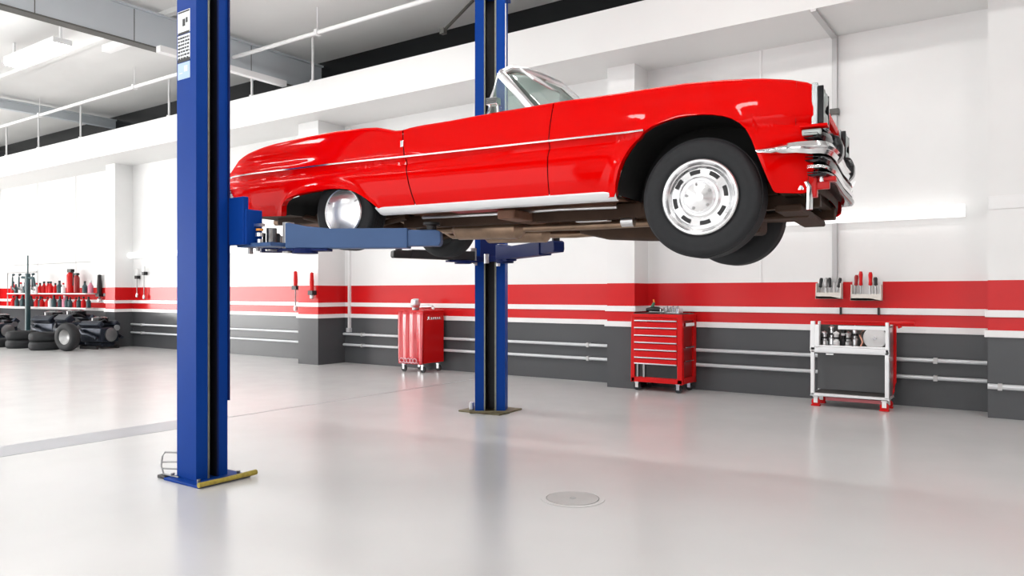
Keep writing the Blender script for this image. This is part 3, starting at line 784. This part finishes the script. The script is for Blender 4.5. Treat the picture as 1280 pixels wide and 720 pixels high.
for z in zs:
    dr = MB().box(xa+.052, xb-.072, -.004, .03, z-.008, top-.006).build('drawer', M['red'], cab, bevel=.004)
    MB().box(xa+.052, xb-.072, -.020, -.004, z-.010, z+.006).build('handle', M['satin'], dr, bevel=.003)
    top = z-.012
for z, t_ in ((.90, .05), (.60, .02), (.42, .014)):
    MB().box(xb-.03, xb+.018, .09, .39, z-t_/2, z+t_/2).build('side_rack', M['chrome'], cab, bevel=.004)
MB().box(-.27, -.25, -.001, .02, .19, .36).box(-.18, -.155, -.001, .02, .19, .36).build('bay_rods', M['steel'], cab)
MB().box(xa+.02, xb-.02, .03, .48, 1.035, 1.045).build('top_mat', M['black'], cab)
for x in (xa+.07, xb-.07):
    for y in (.05, .43): caster(cab, x, y, M['rubber'], .05)
# tools on the chest
t = thing('impact_wrench', (-4.22, 9.45, 1.047), 'green and black air tool lying on the red tool chest', 'power tool')
MB().loop_tube([(-.12, 0, .04), (-.02, 0, .045), (.06, 0, .045), (.10, 0, .045)], [.025, .042, .036, .014], 12).build('body', M['black'], t, smooth=True)
MB().loop_tube([(-.05, 0, .05), (-.02, .02, .14)], [.024, .018], 10).build('grip', M['green'], t, smooth=True)
MB().loop_tube([(-.02, .02, .14), (-.03, .02, .18)], .010, 8).build('air_fitting', M['amber'], t, smooth=True)
t = thing('socket_tray', (-3.98, 9.45, 1.047), 'low chrome tray of sockets on the right of the red chest top', 'tray')
MB().box(-.13, .13, -.08, .08, 0, .012).box(-.13, .13, .07, .08, 0, .06).box(-.13, -.12, -.08, .08, 0, .06).box(.12, .13, -.08, .08, 0, .06).build('tray_pan', M['satin'], t, bevel=.003)
for k in range(9):
    MB().cyl(-.10+.025*k, -.02+.03*(k % 2), .012, .075+.012*(k % 3), .011, 10).build('socket', M['chrome'] if k % 2 else M['steel'], t, smooth=True)
tag(centred(MB().loop_tube([(-.10, 0, .014), (.06, 0, .014)], .009, 8).loop_tube([(.06, 0, .015), (.09, .0, .02)], .02, 10).loop_tube([(-.13, 0, .014), (-.10, 0, .014)], .014, 8), 'ratchet', M['steel'], (-4.12, 9.34, 1.047), smooth=True), 'steel ratchet lying at the front of the red chest top', 'ratchet')

# left chest: red cabinet with draped front cover
c2 = thing('tool_cabinet', (-8.46, 9.2, 0), 'plain red tool cabinet with a glossy folded front cover, left of the far post', 'tool cabinet')
MB().box(-.27, .27, .012, .52, .155, 1.0).box(-.275, .275, 0, .525, .98, 1.03).build('body', M['red'], c2, bevel=.008)
rows = []
for i in range(15):
    t_ = i/14; z = .14+.87*t_
    rows.append([(-.275+.55*j/40, -.012-.016*math.sin(j*.55+.8*math.sin(t_*2))*(1-.5*t_)-.02*(1-t_)*abs(math.sin(j*.21)), z) for j in range(41)])
fc = MB().grid(rows).build('front_cover', mat('glossy_red_cover', (.62, .03, .04), .14, coat=1., noise=.08), c2, smooth=True, solid=.004)
# pale script along the bottom of the cover
sc = MB()
x = -.20
for w_ in (.10, .07, .08, .07, .09):
    pts = [(x+w_*.5*(1+math.cos(a))*.9, -.06, .20+.038*math.sin(a)) for a in [PI*1.9*k/12 for k in range(13)]]
    sc.loop_tube(pts, .008, 6); x += w_*.92
sc.loop_tube([(-.21, -.058, .165), (.20, -.058, .165)], .005, 6)
sc.build('script_mark', mat('pale_pink_script', (.80, .45, .50), .4), fc, smooth=True)
em = MB()
for k, (y, w_) in enumerate(((.10, .05), (.18, .03), (.23, .03), (.28, .03), (.33, .03), (.38, .04))):
    em.box(.277, .283, y, y+w_*.8, .885, .915+.012*(k == 0))
em.box(.276, .280, .09, .43, .876, .882)
em.build('side_badge', M['chrome'], c2, bevel=.002)
for x in (-.21, .21):
    for y in (.06, .45): caster(c2, x, y, M['black'], .055)
t = thing('parts_can', (-8.56, 9.42, 1.032), 'round grey metal tin standing on the left red cabinet', 'tin')
MB().lathe([(.045, 0), (.045, .02), (.075, .07), (.082, .12), (.075, .17), (.04, .19), (0, .19)], 20).build('body', M['satin'], t, smooth=True)
MB().cyl(0, 0, .0, .04, .06, 14).build('foot_ring', M['steel'], t, smooth=True)
t = thing('spray_gun', (-8.30, 9.45, 1.032), 'pale metal air tool lying on the left red cabinet', 'air tool')
MB().loop_tube([(-.14, 0, .05), (.0, 0, .055), (.10, 0, .06)], [.022, .035, .020], 12).build('body', M['satin'], t, smooth=True)
MB().loop_tube([(.07, 0, .05), (.12, 0, .0+.02)], .018, 8).build('grip', M['white'], t, smooth=True)
MB().loop_tube([(-.05, 0, .0+.02), (-.05, 0, .06)], .02, 8).build('cup', M['green'], t, smooth=True)

# right cart: tubular silver frame with parts tray and red fittings
ct = thing('service_cart', (-1.72, 9.16, 0), 'silver-framed wheeled service cart with a parts tray, right of the red chest', 'cart')
xa, xb, yd = -.41, .415, .36
def bar(name, pts, r, m, par=ct): return MB().loop_tube(pts, r, 8).build(name, m, par, smooth=True)
fm = MB()
for x in (xa+.02, xb-.02):
    fm.box(x-.022, x+.022, 0, .04, .13, .66); fm.box(x-.015, x+.015, yd-.03, yd, .13, .98)
fm.box(xa, xb, 0, .03, .125, .155).box(xa, xb, 0, .035, .625, .665).box(xa, xa+.03, 0, yd, .125, .15).box(xb-.03, xb, 0, yd, .125, .15).box(xa, xb, yd-.03, yd, .125, .15)
fm.build('frame', M['alum'], ct, bevel=.006)
tr = MB().box(xa, xb, -.012, .02, .65, .69).box(xa, xa+.05, -.012, .02, .65, .99).box(xb-.035, xb, -.012, .02, .65, .99).box(xa+.05, xa+.10, -.02, .0, .69, .95).box(xa+.05, xb-.03, -.012, .01, .69, .715).box(xa+.30, xb-.03, -.012, .01, .90, .945)
tr.build('tray_frame', M['alum'], ct, bevel=.006)
MB().box(xa+.02, xb-.02, .02, yd, .66, .675).box(xa+.01, xa+.02, .02, yd, .66, .94).box(xb-.02, xb-.01, .02, yd, .66, .94).box(xa+.02, xb-.02, yd-.012, yd, .66, .94).build('tray', M['tray'], ct)
MB().box(xa+.02, xb-.02, .02, yd-.02, .15, .16).build('lower_shelf', M['tray'], ct)
MB().box(xa+.01, xb-.01, .30, .33, .17, .62).build('back_panel', mat('cart_back_grey', (.085, .088, .092), .4), ct)
MB().box(xb-.006, xb+.002, .05, yd, .16, .93).build('side_panel', M['satin'], ct)
bar('top_rail', [(xa+.10, .16, .985), (xb-.02, .16, .985)], .009, M['red'])
bar('rear_post', [(xb+.012, yd-.02, .97), (xb+.012, yd-.02, .30), (xb+.0, yd-.06, .20), (xb-.02, yd-.10, .14)], .018, M['red'])
hd = bar('push_handle', [(xb-.01, .10, .985), (xb+.08, .10, .975), (xb+.16, .10, .985), (xb+.24, .10, .98)], [.016, .026, .022, .018], M['red'])
MB().loop_tube([(xb+.08, .10, .975), (xb+.10, .10, .93)], .022, 8).build('handle_bracket', M['red'], hd, smooth=True)
MB().box(xa+.16, xb-.06, .02, .05, .075, .115).build('bottom_brace', mat('brace_dull_red', (.35, .09, .10), .4, .3), ct, bevel=.004)
MB().box(xa+.17, xa+.25, -.01, .0, .605, .62).build('latch', M['satin'], ct)
for x in (xa+.05, xb-.05):
    for y in (.04, yd-.04):
        c = caster(ct, x, y, M['red'], .048, M['white'])
        MB().box(x-.05, x+.05, y-.035, y+.035, .0, .018).build('wheel_chock', M['red'], c, bevel=.006)
# parts in the tray: separate things
spots = [(-.28, .80), (-.21, .83), (-.15, .79), (-.08, .84), (-.02, .80), (.04, .82)]
lab = ['leftmost small machined part in the silver cart tray', 'slim upright steel part second from left in the cart tray', 'white cylindrical part near the middle left of the cart tray',
       'dark round motor part in the middle of the cart tray', 'ribbed metal part right of the dark motor in the cart tray', 'short steel fitting in front of the copper tube in the cart tray']
for i, (x, z) in enumerate(spots):
    o = thing('machine_part', (-1.72+x, 9.16+.10+.05*(i % 2), .676), lab[i], 'machine part', 'machine parts in the cart tray')
    h_ = .20+.035*((i*2) % 4)
    MB().lathe([(.038, 0), (.038, h_*.4), (.026, h_*.45), (.026, h_*.8), (.034, h_*.82), (.034, h_*.9), (0, h_)], 12).build('body', [M['satin'], M['chrome'], M['white'], M['black'], M['steel'], M['satin']][i], o, smooth=True)
    MB().cyl(0, 0, h_*.55, h_*.65, .038, 6).build('collar', M['black'] if i != 3 else M['chrome'], o)
t = thing('white_disc', (-1.465, 9.30, .805), 'round white disc standing in the right end of the cart tray', 'disc')
MB().lathe([(.0, 0), (.112, .004), (.125, .014), (.118, .024), (0, .02)], 32, RX(PI/2)).build('plate', M['white'], t, smooth=True)
MB().cyl(0, 0, .02, .03, .02, 12, RX(PI/2)).build('hub', M['chrome'], t, smooth=True)
tag(centred(MB().loop_tube([(0, 0, 0), (.03, 0, .08), (.0, 0, .16), (.04, 0, .22)], .010, 8), 'copper_tube', mat('copper', (.6, .3, .22), .3, .9), (-1.615, 9.24, .680), smooth=True), 'bent copper tube between the parts and the white disc', 'tube')

# wall holders with tools, above the cart
def holder(x0, x1, z0, z1, label):
    t = thing('wall_tool_holder', ((x0+x1)/2, 9.74, z0), label, 'tool holder', 'wall tool holders above the cart')
    w_ = (x1-x0)/2; h_ = z1-z0
    MB().box(-w_, w_, .03, .055, 0, h_*.95).build('back_plate', M['white'], t, bevel=.004)
    MB().box(-w_, w_, -.07, .03, 0, .03).box(-w_, w_, -.07, -.06, 0, h_*.3).box(-w_, -w_+.012, -.07, .03, 0, h_*.75).box(w_-.012, w_, -.07, .03, 0, h_*.75).build('tray', M['cream'], t, bevel=.004)
    for q in (-.35, .35): MB().box(w_*q-.008, w_*q+.008, -.01, .03, .03, h_*.8).build('divider', M['white'], t)
    return t
holder(-2.19, -1.90, 1.25, 1.50, 'white wall tool holder of dark tools, left one above the silver cart')
holder(-1.79, -1.46, 1.23, 1.48, 'white wall tool holder of red-handled tools, right one above the silver cart')
def hand_tool(x, y, z, hl, bl, mh, mb_, label, group, tilt=0., r=.014):
    t = thing('hand_tool', (x, y, z), label, 'hand tool', group); t.rotation_euler = (0, tilt, 0)
    MB().lathe([(0, 0), (r*.35, .002), (r*.35, bl)], 8).build('blade', mb_, t, smooth=True)
    MB().lathe([(r*.5, bl), (r, bl+.01), (r*.85, bl+hl*.3), (r*1.1, bl+hl*.8), (r*.7, bl+hl), (0, bl+hl)], 10).build('handle', mh, t, smooth=True)
    return t
g1 = 'dark tools in the left wall holder'
for i, (dx, m_) in enumerate(((-.11, 'black'), (-.03, 'steel'), (.02, 'black'), (.09, 'black'))):
    hand_tool(-2.045+dx, 9.70, 1.285, .12, .10, M[m_], M['steel'], 'dark-handled tool in the left wall holder, %s' % ['leftmost, leaning', 'second from left', 'third from left', 'rightmost'][i], g1, [.12, 0, -.05, .2][i], .020)
g2 = 'tools in the right wall holder'
for i, (dx, m_, hh) in enumerate(((-.12, 'red_dark', .13), (-.06, 'red', .17), (.045, 'red', .16), (.11, 'black', .10))):
    hand_tool(-1.625+dx, 9.70, 1.265, hh, .14, M[m_], M['steel'], '%s tool in the right wall holder' % ['short dull red leftmost', 'thick bright red', 'slim tall red', 'small black rightmost'][i], g2, [.05, 0, .0, -.05][i], .022)
# small black clips on the white moulding above the cart
for x, l in ((-1.92, 'small black clip on the white moulding, left of two above the cart'), (-1.50, 'small black clip on the white moulding, right of two above the cart')):
    tag(centred(MB().box(-.012, .012, -.03, 0, -.045, .045), 'rail_clip', M['black'], (x, YB-.024, 1.10), bevel=.003), l, 'clip', 'black clips on the moulding')
# long red-handled tools on the wall, left bay
def long_tool(x, zt, zb, hl, label, y=9.73, m_='red', slim=.03):
    t = thing('wall_hung_tool', (x, y, zb), label, 'hanging tool', 'long tools hung on the wall')
    L = zt-zb
    MB().lathe([(slim*.3, 0), (slim*.3, L-hl)], 8).build('shaft', M['steel'], t, smooth=True)
    MB().lathe([(slim*.9, L-hl), (slim*1.0, L-hl*.6), (slim*.8, L-.02), (0, L)], 10).build('handle', M[m_], t, smooth=True)
    MB().box(-slim*1.5, slim*1.5, -slim, .06, L-hl-.08, L-hl).build('clamp_head', M['black'], t, bevel=.006)
    MB().lathe([(0, -.02), (slim*.9, 0), (slim*.9, .06), (slim*.3, .1)], 8).build('tip', M['satin'], t, smooth=True)
long_tool(-12.05, 1.76, .97, .30, 'long tool with red handle on the wall just left of the middle pilaster', slim=.045)
long_tool(-10.79, 1.70, 1.22, .34, 'shorter red-handled tool hung on the front of the middle pilaster', y=9.08, slim=.042)
long_tool(-17.98, 1.92, 1.22, .18, 'slim grey-handled tool on the red band left of the near post', m_='white', slim=.035)
long_tool(-17.66, 1.98, 1.18, .15, 'slim pale tool beside another just left of the near post', m_='white', slim=.035)
long_tool(-19.80, 1.80, 1.10, .50, 'black-handled tool hung left of the far-left pilaster', m_='black', slim=.06)
long_tool(-19.36, 1.76, 1.12, .45, 'thick red-handled tool hung beside the far-left pilaster', m_='red', slim=.07)
long_tool(-24.75, 1.55, .93, .45, 'short red-handled tool at the far left end of the bottle rack', m_='red', slim=.06)

# rack of bottles on the left wall
rk = thing('bottle_rack', (-22.6, 9.55, .90), 'white wire rack crowded with bottles on the far left wall', 'rack')
MB().box(-1.95, 2.7, -.12, .2, 0, .03).box(-1.95, 2.7, -.12, .2, .38, .41).build('shelf', M['white'], rk)
MB().loop_tube([(-1.95, -.1, 0), (-1.95, -.1, 1.0), (-.1, -.1, 1.0)], .02, 6).build('hanging_bar', M['conduit_grey'], rk)
MB().loop_tube([(-1.9, 0, 1.22), (2.7, 0, 1.22)], .012, 6).build('top_wire', M['conduit_grey'], rk)
bot = thing('bottle', (0, 0, 0), 'x', 'bottle', 'small bottles on the far left rack')
def make_bottle(m1, m2, lab):
    b_ = thing('bottle', (0, 0, 0), lab, 'bottle', 'small bottles on the far left rack')
    MB().lathe([(.055, 0), (.06, .02), (.06, .17), (.03, .21), (.022, .25)], 10).build('body', m1, b_, smooth=True)
    MB().lathe([(.028, .25), (.028, .30), (0, .30)], 8).build('cap', m2, b_, smooth=True)
    return b_
bpy.data.objects.remove(bot)
kinds = [(M['red'], M['black'], 'small red bottle with a black cap standing on the far left rack'), (M['white'], M['red'], 'small white bottle with a red cap standing on the far left rack'),
         (M['teal'], M['black'], 'small dark teal bottle standing on the far left rack'), (mat('pink_bottle', (.7, .25, .35), .4), M['white'], 'small pink bottle with a white cap standing on the far left rack')]
protos = [None]*4
for lvl, z in ((0, .931), (1, 1.311)):
    for k in range(20):
        i = random.choice((0, 0, 1, 2, 2, 2, 3)); x = -24.45+.235*k+random.uniform(-.03, .03)
        if lvl and -21.35 < x < -20.3: continue
        if protos[i] is None: protos[i] = make_bottle(*kinds[i]); o = protos[i]
        else: o = copy_tree(protos[i])
        o.location = (x, 9.55+random.uniform(-.02, .05), z); s_ = random.uniform(.85, 1.15); o.scale = (s_, s_, s_ if lvl else min(s_, 1.1))
# hanging spray guns along the bar
for k in range(4):
    t = thing('hanging_gun', (-24.2+.42*k, 9.44, 1.40), 'dark hooked tool hanging from the rack bar, %s from the left' % ['first', 'second', 'third', 'fourth'][k], 'hanging tool', 'hooked tools on the rack bar')
    MB().loop_tube([(0, 0, 0), (0, 0, .36), (.03, 0, .44), (.10, 0, .44)], [.03, .022, .035, .03], 8).build('body', M['teal'], t, smooth=True)
    MB().loop_tube([(.0, 0, .08), (.14, 0, .0)], .02, 6).build('trigger', M['steel'], t, smooth=True)
t = thing('pump_stand', (-22.75, 9.25, 0), 'tall dark green pole stand rising in front of the bottle rack', 'stand')
MB().loop_tube([(0, 0, .04), (0, 0, 1.85), (0, 0, 1.86), (0, 0, 2.35)], [.07, .065, .02, .02], 10).build('pole', M['teal'], t, smooth=True)
MB().lathe([(.18, 0), (.18, .03), (.07, .06)], 16).build('base', M['black'], t, smooth=True)
MB().loop_tube([(-.35, 0, 1.75), (.35, 0, 1.72), (.42, 0, 1.5)], .035, 8).build('cross_arm', M['teal'], t, smooth=True)
t = thing('fire_extinguisher', (-20.95, 9.55, 1.311), 'large red cylinder with a dark top over the bottle rack', 'cylinder')
MB().lathe([(.0, 0), (.09, .02), (.095, .05), (.095, .48), (.06, .54), (.03, .56)], 16).build('body', M['red'], t, smooth=True)
MB().box(-.11, .11, -.05, .05, .55, .64).build('valve', M['black'], t, bevel=.01)
MB().loop_tube([(.08, 0, .60), (.15, 0, .50), (.13, 0, .2)], .02, 6).build('hose', M['black'], t, smooth=True)
t = thing('fire_extinguisher', (-20.62, 9.55, 1.311), 'slimmer red cylinder right of the larger red one over the rack', 'cylinder')
MB().lathe([(.0, 0), (.065, .02), (.07, .05), (.07, .40), (.04, .46), (.03, .48)], 16).build('body', M['red_dark'], t, smooth=True)
MB().box(-.07, .07, -.04, .04, .47, .53).build('valve', M['black'], t, bevel=.01)

# dark machinery pile on the floor at the left: engines and tyres
def engine(x, y, s_, rz, label):
    t = thing('engine_block', (x, y, 0), label, 'engine', 'dark engines on the floor', rz=rz)
    t.scale = (s_, s_, s_)
    MB().box(-.36, .36, -.24, .24, .16, .52).box(-.30, .30, -.18, .18, .05, .16).build('block', M['grime'], t, bevel=.03)
    for sg in (-1, 1):
        MB().box(-.34, .34, -.08, .08, -.07, .07, TR(0, sg*.22, .58) @ RX(sg*-.7)).build('valve_cover', M['grime'], t, bevel=.03)
        MB().loop_tube([(-.3, sg*.28, .44), (-.1, sg*.36, .36), (.1, sg*.36, .34), (.34, sg*.34, .26)], .045, 8).build('manifold', M['grime'], t, smooth=True)
    MB().lathe([(.16, .62), (.19, .66), (.19, .74), (.10, .77), (0, .77)], 20).build('air_cleaner', M['black_gloss'], t, smooth=True)
    MB().lathe([(.16, 0), (.16, .04), (.06, .06), (0, .06)], 20, TR(.37, 0, .34) @ RY(PI/2)).build('pulley', M['steel'], t, smooth=True)
    MB().lathe([(.07, 0), (.07, .04), (0, .04)], 16, TR(.37, .16, .5) @ RY(PI/2)).build('alternator_pulley', M['satin'], t, smooth=True)
    MB().loop_tube([(.2, .1, .62), (.3, -.1, .70), (.1, -.25, .6), (-.2, -.2, .66)], .02, 8).build('hose', M['rubber'], t, smooth=True)
    MB().box(-.30, .30, -.30, -.26, 0, .07).box(-.30, .30, .26, .30, 0, .07).box(-.28, -.24, -.30, .30, .04, .09).box(.24, .28, -.30, .30, .04, .09).build('cradle', M['black'], t)
engine(-20.35, 8.86, 1.12, .15, 'dark engine with round air cleaner, left of the heap by the bottle rack')
engine(-19.25, 8.90, 1.18, -.1, 'tallest dark engine in the middle of the heap by the rack')
engine(-18.2, 8.95, .98, .2, 'smaller dark engine at the right end of the heap by the pilaster')
engine(-22.2, 8.4, 1.0, .0, 'dark engine at the very left edge beside the heap')
ty0 = MB().lathe([(.17, .0), (.19, -.0), (.28, 0), (.31, .03), (.32, .06), (.32, .14), (.31, .17), (.28, .20), (.19, .20), (.17, .19), (.17, 0)], 36)
tyre = thing('loose_tyre', (0, 0, 0), 'x', 'tyre', 'black tyres on the floor by the engines')
ty0.build('tread', M['rubber'], tyre, smooth=True, angle=50)
MB().lathe([(.172, .02), (.172, .18), (.15, .16), (.06, .10), (0, .10)], 24).build('rim', M['steel'], tyre, smooth=True)
tys = [(-19.9, 7.95, 0, 0, 'bottom tyre of the left flat stack in front of the engines'), (-19.9, 7.95, .205, 0, 'top tyre of the left flat stack in front of the engines'),
       (-18.8, 8.0, 0, 0, 'lower tyre of the right flat pair in front of the engines'), (-18.8, 8.0, .205, 0, 'upper tyre of the right flat pair in front of the engines'),
       (-20.75, 7.70, 0, 0, 'tyre lying flat alone at the left of the engine heap'), (-17.95, 8.2, .32, 1, 'tyre standing upright at the right of the engine heap'),
       (-21.5, 7.75, .32, 1, 'tyre standing upright at the far left of the engine heap')]
for i, (x, y, z, up_, l) in enumerate(tys):
    o = tyre if i == 0 else copy_tree(tyre)
    o.location = (x, y, z); o['label'] = l
    if up_: o.rotation_euler = (PI/2, 0, .25)

# ------------------------------------------------------------------ light
def area(name, loc_, rot, sx, sy, power, color=(1, 1, 1)):
    l = bpy.data.lights.new(name, 'AREA'); l.shape = 'RECTANGLE'; l.size = sx; l.size_y = sy; l.energy = power; l.color = color
    o = bpy.data.objects.new(name, l); col.objects.link(o); o.location = loc_; o.rotation_euler = rot; return o
area('daylight_left_door', (XL+.05, (DL0+DL1)/2, DLZ/2), (PI/2, 0, -PI/2), DL1-DL0, DLZ, 1900, (1, .99, .97))
for i, (a, b_) in enumerate(bays):
    area('added_bay_light', ((a+b_)/2, YF-.12, 2.2), (PI/2, 0, 0), b_-a, 4.4, 150, (1, 1, 1))  # fill light in each added opening, out of view
w = bpy.data.worlds.new('sky'); bpy.context.scene.world = w; w.use_nodes = True
w.node_tree.nodes['Background'].inputs[0].default_value = (.95, .98, 1, 1)
w.node_tree.nodes['Background'].inputs[1].default_value = 1.

# ------------------------------------------------------------------ camera
cam = bpy.data.cameras.new('camera'); co = bpy.data.objects.new('camera', cam); col.objects.link(co)
cam.sensor_width = 36; cam.lens = 933/1280*36; cam.shift_y = 6/1280; cam.clip_end = 200
co.location = (0, 0, 1.32); co.rotation_euler = (PI/2, 0, math.radians(34.9))
sc_ = bpy.context.scene; sc_.camera = co
sc_.view_settings.view_transform = 'Standard'; sc_.view_settings.look = 'None'
sc_.view_settings.gamma = 1; sc_.view_settings.use_curve_mapping = False
sc_.view_settings.exposure = -0.03
